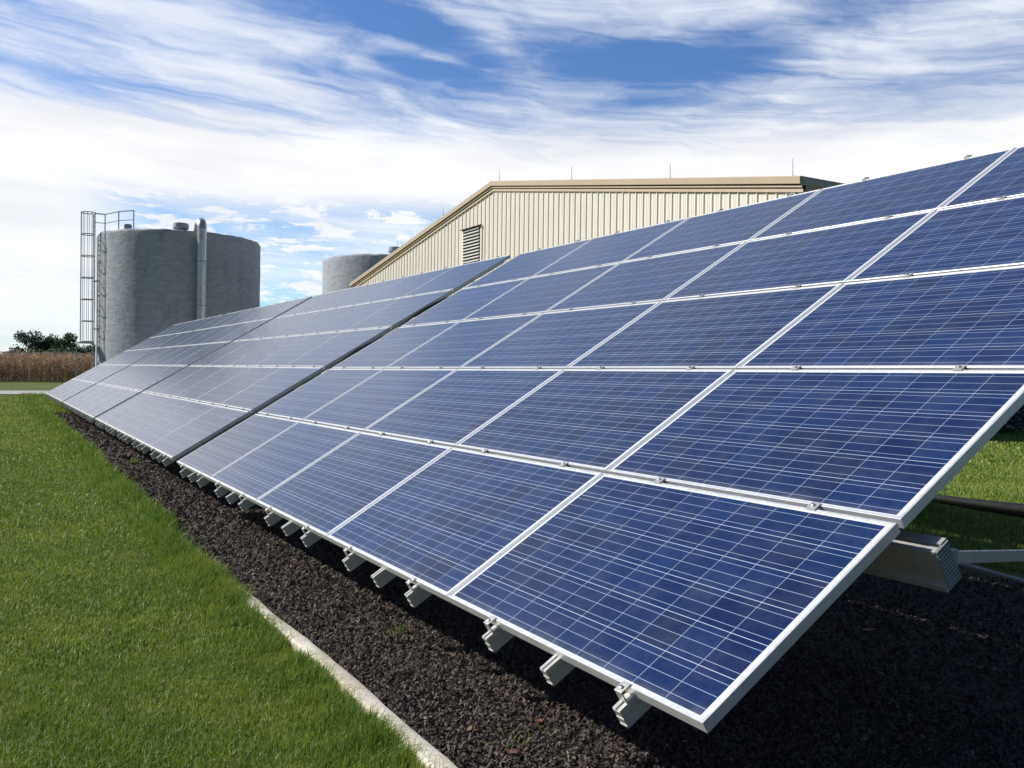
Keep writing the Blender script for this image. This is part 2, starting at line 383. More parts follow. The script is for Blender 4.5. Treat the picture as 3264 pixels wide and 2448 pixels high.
ys = np.unique(np.concatenate([[-900, -400, -150, -60, -30], np.arange(-15, 20.1, 0.5), np.arange(22, 60, 4), [100, 200, 500, 1500]]))
tag(sheet('lawn', xs, ys, 'lawn'), kind='structure')
tag(sheet('mulch_bed', np.arange(-36.5, 4.01, .5), np.arange(-0.2, 5.0, .25), 'mulch', 0.012), kind='structure')
tag(sheet('path', np.arange(-53.0, -47.9, 1.0), np.arange(-60, 60.1, 2.0), 'path', 0.02), kind='structure')

# ------------------------------------------------------------------ solar array
L, WID, GY, PX, GAP = 1.648, 0.992, 0.0218, 1.6531, 0.3065
SLOPE = 0.0043
SECN = ['nearest section', 'second section', 'third section', 'farthest section']
def sec_matrix(k):
    x0 = -k*(5*PX+GAP); s = SLOPE if k else 0.0
    z0 = SLOPE*max(0, -x0-8) + (.012 if k else 0.0)
    return Matrix.Translation((x0, 0, z0)) @ Matrix.Rotation(s, 4, 'Y') @ Matrix.Rotation(TAU, 4, 'X')
def ring_frame():
    b = MB(); H = 0.040; lip = 0.013; z1 = -0.005
    o = [(0, 0), (L, 0), (L, WID), (0, WID)]
    def inset(d): return [(d, d), (L-d, d), (L-d, WID-d), (d, WID-d)]
    loops = [[(x, y, -H) for x, y in inset(.022)], [(x, y, -H) for x, y in inset(.0012)],
             [(x, y, -H+.0012) for x, y in o], [(x, y, -.0012) for x, y in o], [(x, y, 0) for x, y in inset(.0012)],
             [(x, y, 0) for x, y in inset(lip*.62)], [(x, y, -.0016) for x, y in inset(lip*.70)],
             [(x, y, -.0016) for x, y in inset(lip)], [(x, y, -H) for x, y in inset(lip)]]
    vs = [v for l in loops for v in l]; fs = []
    for i in range(len(loops)-1):
        for k in range(4): fs.append((i*4+k, i*4+(k+1) % 4, (i+1)*4+(k+1) % 4, (i+1)*4+k))
    return b.add(vs, fs)
frame0 = ring_frame().build('frame', 'frame')
glass0 = MB().box(0.0128, L-0.0128, 0.0128, WID-0.0128, -0.0085, -0.0040).build('glass', 'cells')
ROWN = ['bottom', 'second', 'middle', 'fourth', 'top']; COLN = ['first', 'second', 'third', 'fourth', 'fifth']
PG = 'solar panels of the tilted array'
first = True
for k in range(4):
    S = sec_matrix(k)
    for c in range(5):
        for r in range(5):
            root = empty('solar_panel')
            j = Matrix.Translation((-(c*PX)-L + random.uniform(-.0006, .0006), r*(WID+GY), random.uniform(-.0008, .0008)))
            root.matrix_world = S @ j
            if first: fr, gl = frame0, glass0; first = False
            else:
                fr = frame0.copy(); gl = glass0.copy(); COL.objects.link(fr); COL.objects.link(gl)
            fr.parent = root; gl.parent = root
            tag(root, 'blue solar panel in the %s row, %s column from the right, %s' % (ROWN[r], COLN[c], SECN[k]), 'solar panel', PG)

# rails with clamps
def rail_mesh(clamped):
    w, h, y0, y1 = .020, .072, -.070, 5*(WID+GY)+.04
    zt = -0.0412
    prof = [(-w, zt), (-w, zt-.020), (-w+.003, zt-.020), (-w+.003, zt-.030), (-w, zt-.030), (-w, zt-h), (-.006, zt-h), (-.006, zt-h+.006), (.006, zt-h+.006), (.006, zt-h),
            (w, zt-h), (w, zt-.030), (w-.003, zt-.030), (w-.003, zt-.020), (w, zt-.020), (w, zt), (.0065, zt), (.0065, zt-.014), (-.0065, zt-.014), (-.0065, zt)]
    b = MB(); b.prism(prof, 1, y0, y1)   # x,z profile along y
    for dz in (.004, .034, .062):
        b.box(-w+.002, w-.002, y0-.002, y0, zt-dz-.005, zt-dz)
    return b
def hexbolt(parent, y, z):
    b = MB(); n = 10; r = .0075
    vs = [(r*math.cos(2*PI*i/n), y+r*math.sin(2*PI*i/n), z+dz) for dz in (0, .0055) for i in range(n)]
    vs += [(.6*r*math.cos(2*PI*i/n), y+.6*r*math.sin(2*PI*i/n), z+.007) for i in range(n)]
    vs += [(.35*r*math.cos(2*PI*i/n), y+.35*r*math.sin(2*PI*i/n), z+.002) for i in range(n)]
    fs = []
    for l in range(3):
        for i in range(n): fs.append((l*n+i, l*n+(i+1) % n, (l+1)*n+(i+1) % n, (l+1)*n+i))
    fs += [tuple(range(n-1, -1, -1)), tuple(range(3*n, 4*n))]
    return b.add(vs, fs).build('bolt', 'bolt', parent)
def make_rail(clamped):
    root = empty('mounting_rail')
    rail_mesh(clamped).build('channel', 'alu', root)
    if clamped:
        e = MB(); hw = .019
        e.prism([(-.036, -.0405), (-.004, -.0405), (-.004, -.036), (-.0315, -.036), (-.0315, .0012), (.010, .0012), (.010, .0050), (-.036, .0050)], 0, -hw, hw)
        o = e.build('end_clamp', 'alu', root, bevel=.0008); hexbolt(o, -.018, .005)
        T = 5*WID + 4*GY
        e = MB(); e.prism([(T+.036, -.0405), (T+.036, .0050), (T-.010, .0050), (T-.010, .0012), (T+.0315, .0012), (T+.0315, -.036), (T+.004, -.036), (T+.004, -.0405)], 0, -hw, hw)
        o = e.build('end_clamp', 'alu', root); hexbolt(o, T+.018, .005)
        for r in range(1, 5):
            t = r*(WID+GY) - GY/2
            e = MB(); e.prism([(t-.0205, .0012), (t+.0205, .0012), (t+.0205, .0052), (t-.0205, .0052)], 0, -.021, .021)
            e.box(-.019, .019, t-.0085, t+.0085, -.0405, .0010)
            o = e.build('mid_clamp', 'alu', root); hexbolt(o, t, .0052)
    return root
railA = make_rail(True); railB = make_rail(False)
def copy_tree(o, parent=None, depth=9):
    c = o.copy(); COL.objects.link(c); c.parent = parent
    if depth > 0:
        for ch in list(o.children): copy_tree(ch, c, depth-1)
    return c
usedA = usedB = False
for k in range(4):
    S = sec_matrix(k)
    for c in range(5):
        for q, off in enumerate((.355, .790, 1.228)):
            cl = q != 1
            if cl: o = railA if not usedA else copy_tree(railA, None, 2 if k < 2 else 1); usedA = True
            else: o = railB if not usedB else copy_tree(railB); usedB = True
            o.matrix_world = S @ Matrix.Translation((-(c*PX)-off, 0, 0))
            w = ('right clamped rail', 'middle unclamped rail', 'left clamped rail')[q]
            tag(o, 'silver %s under the %s panel column from the right, %s' % (w, COLN[c], SECN[k]), 'rail', 'mounting rails under the panels')

# beams, posts, cable
def beam_parts():
    root = empty('support_beam'); b = MB()
    w, h = .038, .165; z0 = -.1135
    prof = [(-w, z0-.004), (-w, z0-.012), (-w+.004, z0-.016), (-w+.004, z0-h+.022), (-w-.006, z0-h+.016), (-w-.006, z0-h), (w, z0-h), (w, z0-h+.012), (w-.003, z0-h+.018), (w-.003, z0-.014), (w, z0-.010),
            (w, z0), (.004, z0), (.004, z0-.014), (-.010, z0-.014), (-.010, z0-.004)]
    b.prism(prof, 0, -5*PX-.03, .085)
    b.build('channel', 'alu', root)
    for sgn, xe in ((1, .085), (-1, -5*PX-.03)):
        e = MB(); n = 12; pr = []
        hh = h-.008
        for i in range(n):
            za = z0-.004-hh*i/n; dz = hh/n
            pr += [(0.0, za), (.007, za-dz*.18), (.007, za-dz*.66), (.0, za-dz*.88)]
        pts = [(xe+sgn*(px+.0005), z) for px, z in pr] + [(xe+sgn*.0005, z0-.004-hh)]
        n2 = len(pts); vs = [(x, y, z) for y in (-w+.002, w-.002) for x, z in pts]
        fs = [(i, i+1, n2+i+1, n2+i) for i in range(n2-1)]
        # side closure
        vs += [(xe+sgn*.0002, y, z) for y in (-w+.002, w-.002) for x, z in pts]
        for s in (0, 1):
            for i in range(n2-1): fs.append((s*n2+i, s*n2+i+1, (2+s)*n2+i+1, (2+s)*n2+i))
        e.add(vs, fs).build('end_cap', 'steel', root)
    return root
beam0 = beam_parts(); ub = False
for k in range(4):
    for t, nm in ((1.048, 'lower'), (3.95, 'upper')):
        o = beam0 if not ub else copy_tree(beam0); ub = True
        o.matrix_world = sec_matrix(k) @ Matrix.Translation((0, t, 0))
        tag(o, 'long aluminium support beam, %s one behind the panels of the %s' % (nm, SECN[k]), 'beam', 'support beams behind the panels')
def post(x, y, ztop, label):
    g = gz(x, y); r = empty('support_post', (x, y, g))
    MB().box(-.035, .035, -.035, .035, 0.0, ztop-g).build('post', 'steel', r)
    MB().box(-.07, .07, -.07, .07, -.02, .012).build('base_plate', 'steel', r)
    MB().prism([(-.33, ztop-g-.02), (.045, ztop-g-.09), (.045, ztop-g+.02), (-.30, ztop-g+.02)], 0, -.042, .042).build('cap_bracket', 'steel', r)
    tag(r, label, 'post', 'steel posts holding up the array')
for k in range(4):
    S = sec_matrix(k)
    for i, xo in enumerate((-1.24, -4.23, -7.23)):
        for t, nm in ((1.048, 'short front'), (3.95, 'tall rear')):
            p = S @ Vector((xo-(2.1 if t > 2 and i == 0 else 0), t, -.285))
            post(p.x, p.y+.27, p.z-.03, '%s grey steel post, %s from the right under the %s' % (nm, COLN[i], SECN[k]))
# brace from the beam end, black insulated pipe
def bar(a, b, w, h, name, m, label, cat):
    a = Vector(a); b = Vector(b); d = (b-a); ln = d.length; r = empty(name, a); r.rotation_euler = d.to_track_quat('X', 'Z').to_euler()
    MB().box(0, ln, -w/2, w/2, -h/2, h/2).build('bar', m, r, bevel=.003)
    MB().box(-.03, .05, -w/2-.006, w/2+.006, -h/2-.006, h/2+.006).build('bracket', 'steel', r, bevel=.002)
    tag(r, label, cat); return r
bar((.030, 1.085, 0.380), (-.31, 3.47, 0.125), .014, .046, 'brace_strut', 'alu', 'flat grey steel strut running back from the end of the lower beam', 'strut')
pp = [Vector(p) for p in ((-.10, 2.28, .400), (-.738, 3.02, .297), (-2.2, 4.72, .050), (-3.70, 6.46, -.195), (-4.6, 7.5, -.33), (-4.7, 7.6, -.50))]
pr = empty('insulated_pipe', pp[0])
MB().tube([p-pp[0] for p in pp], .040, 16).build('pipe', 'black', pr, smooth=True)
MB().tube([pp[0]-pp[0], (pp[1]-pp[0])*1.0], .052, 16).build('coupling', 'black', pr, smooth=True)
tag(pr, 'thick black insulated pipe slanting down to the back lawn behind the panels', 'pipe')
# cable drooping in the gap beside the nearest section
pts = []
S1 = sec_matrix(0)
for i in range(70):
    t = 0.9 + 3.25*i/69
    n = -.050 - .012*math.sin(t*4.4) + .034*math.exp(-((t-3.45)/.30)**2) + .014*math.exp(-((t-2.5)/.2)**2) - .03*math.exp(-((t-4.1)/.2)**2)
    xx = -5*PX-GAP+.035+.010*math.sin(t*7)
    pts.append(S1 @ Vector((xx, t, n)))
cb = empty('power_cable', pts[0])
MB().tube([p-pts[0] for p in pts], .012, 8).build('cable', 'black', cb, smooth=True)
MB().tube([p-pts[0]+Vector((.02, 0, -.018)) for p in pts[5:48]], .010, 8).build('cable', 'black', cb, smooth=True)
tag(cb, 'black cable bundle drooping in the gap between the two nearest panel sections', 'cable')

# ------------------------------------------------------------------ kerbs
def kerb(pts, w, h, label, name='edging_kerb', sink=None):
    """rounded timber-like edging that follows pts"""
    prof = [(-w/2, -.12), (w/2, -.12), (w/2, h*.72), (w*.38, h*.93), (w*.12, h), (-w*.2, h*.985), (-w*.42, h*.86), (-w/2, h*.6)]
    b = MB(); n = len(prof); P = []
    for i in range(len(pts)-1):
        a, c = Vector(pts[i]), Vector(pts[i+1]); m_ = max(1, int((c-a).length/.12))
        P += [a.lerp(c, j/m_) for j in range(m_)]
    P.append(Vector(pts[-1])); vs = []; fs = []
    for i, p in enumerate(P):
        d = (P[min(i+1, len(P)-1)]-P[max(i-1, 0)]).normalized(); nrm = Vector((-d.y, d.x))
        k1 = 1 + .07*math.sin(i*.9)+.09*random.uniform(-1, 1); dz = .006*math.sin(i*.37)
        off = .006*math.sin(i*.23); hs = 1.0 if sink is None else float(sstep(sink-1.3, sink, p.x))
        for (u, v) in prof:
            q = p + nrm*(u*k1+off); vs.append((q.x, q.y, gz(p.x, p.y)+(v*hs-.012*(1-hs)+dz*hs if v > 0 else v)))
    for i in range(len(P)-1):
        for k in range(n): fs.append((i*n+k, i*n+(k+1) % n, (i+1)*n+(k+1) % n, (i+1)*n+k))
    fs += [tuple(range(n)), tuple(range((len(P)-1)*n, len(P)*n))]
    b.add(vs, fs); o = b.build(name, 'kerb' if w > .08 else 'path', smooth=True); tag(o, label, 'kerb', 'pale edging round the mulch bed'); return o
kerb([(4.0, -.250), (1.0, -.246), (-1.2, -.252), (-2.6, -.243), (-3.6, -.256), (-5.6, -.250)], .088, .058, 'pale weathered edging kerb between the front lawn and the mulch', sink=-3.9)
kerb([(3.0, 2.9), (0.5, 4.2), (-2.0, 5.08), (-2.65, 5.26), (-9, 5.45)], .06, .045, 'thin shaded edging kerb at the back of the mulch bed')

# ------------------------------------------------------------------ grass, mulch chips, corn
def ipos(V):
    """image position in 0..1 for culling what the photo cannot see"""
    d = V - np.array([CX, CY, CZ]); a = d@np.array(r2); b = d@np.array(u2); c = d@np.array(fw)
    return .5+F/3264*a/np.maximum(c, .05), .5-F/2448*b/np.maximum(c, .05), c
def scatter(x0, x1, y0, y1, dens, cap, margin=.10):
    """uniform points thinned by 1/dist^2 beyond a reference"""
    n = int((x1-x0)*(y1-y0)*dens); n = min(n, cap)
    x = rng.uniform(x0, x1, n); y = rng.uniform(y0, y1, n); z = ground(x, y)
    V = np.stack([x, y, z], 1); u, v, c = ipos(V)
    k = (c > .3) & (u > -margin) & (u < 1+margin) & (v < 1+margin*1.4)
    return V[k], c[k]
def blades(V, depth, hgt, wid, lean=.75):
    n = len(V); a = rng.uniform(0, 2*PI, n); la = rng.uniform(0, 2*PI, n); ln = np.abs(rng.normal(0, lean, n))*hgt
    side = np.stack([np.cos(a), np.sin(a), np.zeros(n)], 1)*(wid/2)[:, None]
    ld = np.stack([np.cos(la)*ln, np.sin(la)*ln, hgt*np.sqrt(np.clip(1-(ln/hgt)**2*.5, .2, 1))], 1)
    p0 = V; p1 = V + ld*np.array([.35, .35, .55]); p2 = V + ld
    A = np.concatenate([p0-side, p0+side, p1-side*.85, p1+side*.85, p2], 0)
    i = np.arange(n); T = np.concatenate([np.stack([i, i+n, i+3*n], 1), np.stack([i, i+3*n, i+2*n], 1), np.stack([i+2*n, i+3*n, i+4*n], 1)], 0)
    t = np.tile(rng.uniform(0, 1, n), 5)
    return A, T, t
def join(parts):
    Vs, Fs, Ts, k = [], [], [], 0
    for A, T, t in parts: Vs.append(A); Fs.append(T+k); Ts.append(t); k += len(A)
    return np.concatenate(Vs), np.concatenate(Fs), np.concatenate(Ts)
parts = []
def grassy(x0, x1, y0, y1, dens, wk, hk, cap=400000):
    V, c = scatter(x0, x1, y0, y1, dens, cap)
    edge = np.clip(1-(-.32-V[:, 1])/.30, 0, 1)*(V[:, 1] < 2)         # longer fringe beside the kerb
    n1 = np.sin(V[:, 0]*2.1+1)*np.sin(V[:, 1]*2.7)*.5+.5
    h = (hk*(.75+.45*n1) + edge*(.018+.06*(np.sin(V[:, 0]*17)*np.sin(V[:, 0]*5.3+1)*.5+.5)**2+.075*sstep(4.2, 5.0, -V[:, 0])))*rng.uniform(.55, 1.25, len(V))
    w = wk*rng.uniform(.7, 1.3, len(V))
    A, T, t = blades(V, c, h, w)
    cl = np.sin(V[:, 0]*9+2*np.sin(V[:, 1]*7))*np.sin(V[:, 1]*11+1.5*np.sin(V[:, 0]*5))*.5+.5
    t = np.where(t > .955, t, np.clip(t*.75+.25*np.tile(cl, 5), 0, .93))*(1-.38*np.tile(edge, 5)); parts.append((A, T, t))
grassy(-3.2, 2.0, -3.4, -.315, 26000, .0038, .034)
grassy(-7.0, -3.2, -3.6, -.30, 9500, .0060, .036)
grassy(-14, -7, -4.2, -.26, 3200, .010, .038)
grassy(-30, -14, -4.8, -.24, 950, .020, .042)
grassy(-46, -30, -5, 2, 330, .034, .055)
grassy(-14, -7, -.30, -.20, 3000, .010, .05)
grassy(-36, -14, -.26, -.12, 1200, .018, .07)
V, c = scatter(-5.2, 2.0, -.37, -.272, 30000, 60000)
k = (np.sin(V[:, 0]*7.3+.6)*.5+np.sin(V[:, 0]*17.9)*.3+np.sin(V[:, 0]*41)*.25+rng.normal(0, .45, len(V))) > .10-.35*sstep(3.4, 4.6, -V[:, 0])
V = V[k]; A, T, t = blades(V, None, rng.uniform(.045, .095, len(V))*(1+.5*sstep(3.4, 4.6, -V[:, 0])), rng.uniform(.003, .0052, len(V)), .55)
A[4*len(V):, 1] += .020; A[2*len(V):4*len(V), 1] += .008; parts.append((A, T, t*.62))
# back lawn on the right
grassy(-8, 3.2, 5.45, 12, 3000, .009, .05)
grassy(-20, -3, 12, 26, 500, .022, .055)
A, T, t = join(parts)
tag(big_mesh('grass', A, T, 'blade', t), 'short mown green lawn grass with longer tufts along the kerb', 'grass', kind='stuff')

def chips(V, size):
    n = len(V); a = rng.uniform(0, 2*PI, n); ca, sa = np.cos(a), np.sin(a)
    ln = size*rng.uniform(.6, 1.7, n); wd = size*rng.uniform(.3, .75, n)
    tx = rng.normal(0, .6, n); ty = rng.normal(0, .6, n)
    base = V + np.stack([np.zeros(n), np.zeros(n), .012+rng.uniform(.0, .018, n)], 1)
    P = []
    for (u, v) in ((-1, -.7), (1, -.9), (.8, 1), (-1.1, .6)):
        uu = u*ln/2*rng.uniform(.7, 1.15, n); vv = v*wd/2*rng.uniform(.6, 1.2, n)
        P.append(base + np.stack([uu*ca-vv*sa, uu*sa+vv*ca, uu*tx+vv*ty], 1))
    P.append(base + np.stack([np.zeros(n), np.zeros(n), wd*rng.uniform(.05, .35, n)], 1))
    A = np.concatenate(P, 0); i = np.arange(n)
    T = np.concatenate([np.stack([i+q*n, i+((q+1) % 4)*n, i+4*n], 1) for q in range(4)], 0)
    return A, T, np.tile(rng.uniform(0, 1, n), 5)
cp = []
for (x0, x1, y0, y1, d, s) in ((-3.2, 1.0, -.20, 2.2, 9500, .0165), (-4.5, 1.0, 2.2, 5.0, 2600, .022), (-7, -3.2, -.20, 1.6, 3600, .021),
                               (-14, -7, -.20, 1.8, 1500, .032), (-36, -14, -.20, 2.2, 420, .055)):
    V, c = scatter(x0, x1, y0, y1, d, 90000); V[:, 2] += rng.uniform(-.004, .01, len(V)); cp.append(chips(V, s))
A, T, t = join(cp)
tag(big_mesh('mulch', A, T, 'chips', t), 'dark brown bark mulch chips covering the bed under the array', 'mulch', kind='stuff')

# corn
def corn():
    V = []
    for row in range(26):
        x = -73.6 - row*.76
        yy = np.arange(-24, 30, .20 if row < 8 else .4); V.append(np.stack([x+rng.normal(0, .05, len(yy)), yy+rng.normal(0, .05, len(yy)), np.zeros(len(yy))], 1))
    V = np.concatenate(V); V[:, 2] = ground(V[:, 0], V[:, 1]); n = len(V)
    out = []
    H = rng.uniform(1.95, 2.35, n)
    # stalks
    out.append(blades(V, None, H, np.full(n, .05), .03))
    for j in range(11):
        hz_ = rng.uniform(.12, .97, n)*H
        P = V + np.stack([np.zeros(n), np.zeros(n), hz_], 1); a = rng.uniform(0, 2*PI, n); l = rng.uniform(.3, .62, n)
        d = np.stack([np.cos(a)*l, np.sin(a)*l, rng.uniform(-.40, .38, n)*l], 1)
        mid = P + d*.5 + np.stack([np.zeros(n), np.zeros(n), rng.uniform(.04, .18, n)], 1); tip = P+d
        sd_ = np.stack([-np.sin(a), np.cos(a), rng.uniform(-.6, .6, n)], 1)*.04
        A = np.concatenate([P-sd_*.5, P+sd_*.5, mid-sd_, mid+sd_, tip], 0); i = np.arange(n)
        T = np.concatenate([np.stack([i, i+n, i+3*n], 1), np.stack([i, i+3*n, i+2*n], 1), np.stack([i+2*n, i+3*n, i+4*n], 1)], 0)
        out.append((A, T, np.tile(np.clip(rng.uniform(0, 1, n)*.75+.27*(hz_/H), 0, 1), 5)))
    A, T, t = join(out); return big_mesh('corn_field', A, T, 'corn', t)
tag(corn(), 'field of tall dry brown corn behind the wire fence', 'corn', kind='stuff')

# ------------------------------------------------------------------ fence
fx = -71.5; fr_ = empty('wire_fence', (fx, 0.8, gz(fx, 0)))
gf = gz(fx, 0)
for i in range(-7, 8):
    y = i*3.05
    MB().tube([(0, y, -.1), (0, y, 2.16)], .034, 8).build('post', 'steel', fr_, smooth=True)
    MB().tube([(0, y, 2.12), (0, y, 2.22), (0, y, 2.45)], [.05, .03, .018], 8).build('post_top', 'steel', fr_)
MB().tube([(0, -23, 2.14), (0, 23, 2.14)], .022, 6).build('top_rail', 'steel', fr_)
mm, g, b = mat('chain_link')
x, y, z = g.sep(objco(g))
d1 = g.m('ABSOLUTE', g.m('SUBTRACT', g.m('FRACT', g.m('DIVIDE', g.m('ADD', y, z), .075)), .5)); d2 = g.m('ABSOLUTE', g.m('SUBTRACT', g.m('FRACT', g.m('DIVIDE', g.m('SUBTRACT', y, z), .075)), .5))
b.inputs['Base Color'].default_value = (.30, .30, .28, 1); b.inputs['Roughness'].default_value = .6
g.put(b.inputs['Alpha'], g.m('MAXIMUM', g.m('GREATER_THAN', d1, .468), g.m('GREATER_THAN', d2, .468))); M['link'] = mm
MB().add([(0, -23, 0), (0, 23, 0), (0, 23, 2.13), (0, -23, 2.13)], [(0, 1, 2, 3)]).build('mesh', 'link', fr_, fix=False)
tag(fr_, 'tall grey chain link fence in front of the dry corn field', 'fence')

# ------------------------------------------------------------------ distant trees
def tree(az_deg, dist, h, w, m, label, cat='tree', squash=1.0, nleaf=2600, ls=.42, kind='deciduous_tree', trunk=True, lobes=20):
    a = math.radians(az_deg); x = CX-dist*math.sin(a); y = CY+dist*math.cos(a); r = empty(kind, (x, y, gz(x, y)))
    cen = []
    for i in range(lobes):
        t = random.uniform(-1, 1); zz = random.uniform(.10, .86)
        cen.append((random.uniform(-.5, .5)*w*.6, t*w*.40*(1.15-zz*.45), zz*h, random.uniform(.14, .22)*w))
    if trunk:
        b = MB(); b.tube([(0, 0, -.2), (.05*w, 0, h*.25), (0, .02*w, h*.55)], [h*.035, h*.026, h*.012], 7)
        for c in cen[:6]: b.tube([(0, 0, h*.28), (c[0]*.6, c[1]*.6, c[2]*.75), (c[0], c[1], c[2])], [h*.016, h*.01, h*.004], 5)
        b.build('trunk', 'bark', r)
    P = []
    for i in range(nleaf):
        c = random.choice(cen); q = Vector((random.gauss(0, 1), random.gauss(0, 1), random.gauss(0, 1))).normalized()*(random.random()**.35)*c[3]*random.uniform(.75, 1.25)
        P.append((c[0]+q.x, c[1]+q.y, max(.1, c[2]+q.z*.85*squash)))
    P = np.array(P); n = len(P); d = rng.normal(0, 1, (n, 3)); d /= np.linalg.norm(d, axis=1)[:, None]; e = np.cross(d, rng.normal(0, 1, (n, 3))); e /= np.linalg.norm(e, axis=1)[:, None]
    s = ls*rng.uniform(.5, 1.2, n)[:, None]*.5
    A = np.concatenate([P-d*s, P+e*s*.6, P+d*s, P-e*s*.6], 0); i = np.arange(n)
    T = np.concatenate([np.stack([i, i+n, i+2*n], 1), np.stack([i, i+2*n, i+3*n], 1)], 0)
    o = big_mesh('crown', A, T, m, np.tile(rng.uniform(0, .93, n), 4)); o.parent = r
    tag(r, label, cat, 'distant trees beyond the corn'); return r
AZ = lambda px: math.degrees(YAW) - math.degrees(math.atan((px-1632)/F))
tree(AZ(92), 165, 7.3, 6.6, 'leafdark', 'dark rounded tree, leftmost of the tall distant trees beyond the corn', nleaf=5200, ls=.4)
tree(AZ(128), 185, 7.6, 4.4, 'leafpale', 'pale thin tree just right of the dark leftmost tree', nleaf=1500, ls=.4)
tree(AZ(196), 165, 7.3, 7.0, 'leafgreen', 'broad green tree, tallest beyond the corn near the ladder cage', nleaf=7500, ls=.42)
tree(AZ(158), 170, 5.6, 7.0, 'leafgreen', 'lower green tree filling between the two tall distant trees', nleaf=4600)
tree(AZ(232), 165, 5.5, 7.0, 'leafdark', 'low dark tree behind the foot of the ladder cage', nleaf=6000)
tree(AZ(268), 165, 5.3, 6.0, 'leafdark', 'low dark tree seen between ladder and tank', nleaf=5500)
tree(AZ(200), 160, 4.2, 8.5, 'leafgreen', 'low green thicket tree under the broad green tree', nleaf=5000)
tree(AZ(140), 160, 3.9, 8.5, 'leafgreen', 'low bushy tree just above the corn, below the dark leftmost tree', nleaf=4600)
tree(AZ(8), 330, 6.2, 9.0, 'leafdark', 'tiny far tree at the left edge over the corn', nleaf=700, ls=.9)
tree(AZ(-60), 330, 7.0, 14.0, 'leafdark', 'far dark tree out past the left edge of the corn', nleaf=900, ls=.9)

# ------------------------------------------------------------------ tanks
def tank(cx, cy, R_, ztop, label, nm='storage_tank'):
    g = gz(cx, cy); r = empty(nm, (cx, cy, g)); h = ztop-g; sh = .16
    prof = [(R_, -.3)] + [(R_, h*i/14*.96) for i in range(15) if h*i/14*.96 < h-sh]
    prof += [(R_-sh+sh*math.cos(a), h-sh+sh*math.sin(a)) for a in np.linspace(0, PI/2, 7)]
    prof += [(R_*.6, h+.06), (R_*.3, h+.13), (.02, h+.16)]
    o = MB().lathe(prof, 128).build('shell', 'tank', r, smooth=True)
    for v in o.data.vertices:
        rr = math.hypot(v.co.x, v.co.y)
        if rr > 1:
            a = math.atan2(v.co.y, v.co.x); k = .008*math.sin(a*9+v.co.z*2)+.007*math.sin(a*23-v.co.z*3.1)+.004*random.uniform(-1, 1)
            v.co.x *= 1+k/rr; v.co.y *= 1+k/rr
            if v.co.z > h-.5: v.co.z += .014*math.sin(a*13)+.014*math.sin(a*31)+.010*random.uniform(-1, 1)
    tag(r, label, 'tank', 'sprayed grey storage tanks'); return r, h
TX, TY, TR, TZ = -58.02, 8.79, 4.9, 9.28
tk, th = tank(TX, TY, TR, TZ, 'big round grey storage tank with a caged ladder on its left side')
def polar(ang, rad, z): return (rad*math.cos(ang), rad*math.sin(ang), z)
# vent cowls
def cowl(parent, x, y, h, R1, R2, z0, z1):
    b = MB(); b.lathe([(R1, h-.1), (R1, h+z0), (R2*.9, h+z0+.02), (R2, h+z0+.08), (R2, h+z1-.08), (R2*.93, h+z1), (R2*.3, h+z1+.04)], 24, (x, y)).build('vent_cowl', 'tank', parent, smooth=True)
cowl(tk, 4.10, -.74, th, .30, .46, .10, .46)
cowl(tk, 2.5, -3.45, th, .18, .22, .0, .36)
# aluminium clad pipe
pa = math.radians(2.6); b = MB(); pr = .30
path = [polar(pa, TR+.42, z) for z in (-.2, 1, 2, 3, 4, 5, 6, 7, 8)]
top = th+.10; rb = .40
path += [polar(pa, TR+.42, top)] + [polar(pa+.0, TR+.42-rb+rb*math.cos(a), top+rb*math.sin(a)) for a in np.linspace(.2, PI, 12)] + [polar(pa, TR+.42-2*rb, th-.1)]
n1 = 10
rad = [.225]*5+[.255]*4+[.262] + [.27]*13
pipe = empty('vent_pipe', (TX, TY, gz(TX, TY)))
MB().tube(path[:5], rad[:5], 20).build('lower_sleeve', 'jacket', pipe, smooth=True)
MB().tube(path[4:10], [.262]*6, 20).build('riser', 'jacket', pipe, smooth=True)
MB().tube(path[9:], [.275]*len(path[9:]), 20).build('bend', 'jacket', pipe, smooth=True)
for z in (2.2, 5.0, 7.6):
    p = polar(pa, TR+.42, z); q = polar(pa, TR-.05, z)
    MB().tube([q, p], .03, 6).build('bracket', 'steel', pipe)
    MB().lathe([(.285, z-.03), (.285, z+.03)], 20, p[:2]).build('collar', 'steel', pipe)
tag(pipe, 'shiny aluminium clad pipe running up the tank and bending over its rim', 'pipe')
# ladder with cage
la = math.radians(-84.2); er = Vector((math.cos(la), math.sin(la), 0)); et = Vector((-math.sin(la), math.cos(la), 0))
lad = empty('caged_ladder', (TX, TY, gz(TX, TY))); lr = TR+.22; ltop = th+1.15
def lp(u, v, z): p = er*(lr+u)+et*v; return (p.x, p.y, z)
for s in (-1, 1):
    MB().tube([lp(0, s*.23, .2), lp(0, s*.23, ltop)], .034, 6).build('stile', 'steel', lad)
b = MB(); z = .35
while z < ltop-.1: b.tube([lp(0, -.23, z), lp(0, .23, z)], .016, 5, False); z += .305
b.build('rungs', 'steel', lad)
cage0 = 2.75; RC = .40
hoops = [cage0+.08] + [cage0 + (ltop-cage0)*i/6 for i in range(1, 7)]
angs = np.linspace(-2.2, 2.2, 17)
def cp_(a, z): return lp(.33+RC*math.cos(a), RC*math.sin(a), z)
for i, z in enumerate(hoops):
    b = MB(); pts_ = [lp(0, -.25, z)] + [cp_(a, z) for a in angs] + [lp(0, .25, z)]
    b.tube(pts_, .030, 5); b.build('hoop', 'steel', lad)
for a in np.linspace(-1.9, 1.9, 7):
    MB().tube([cp_(a, cage0), cp_(a, ltop)], .016, 5).build('cage_bar', 'steel', lad)
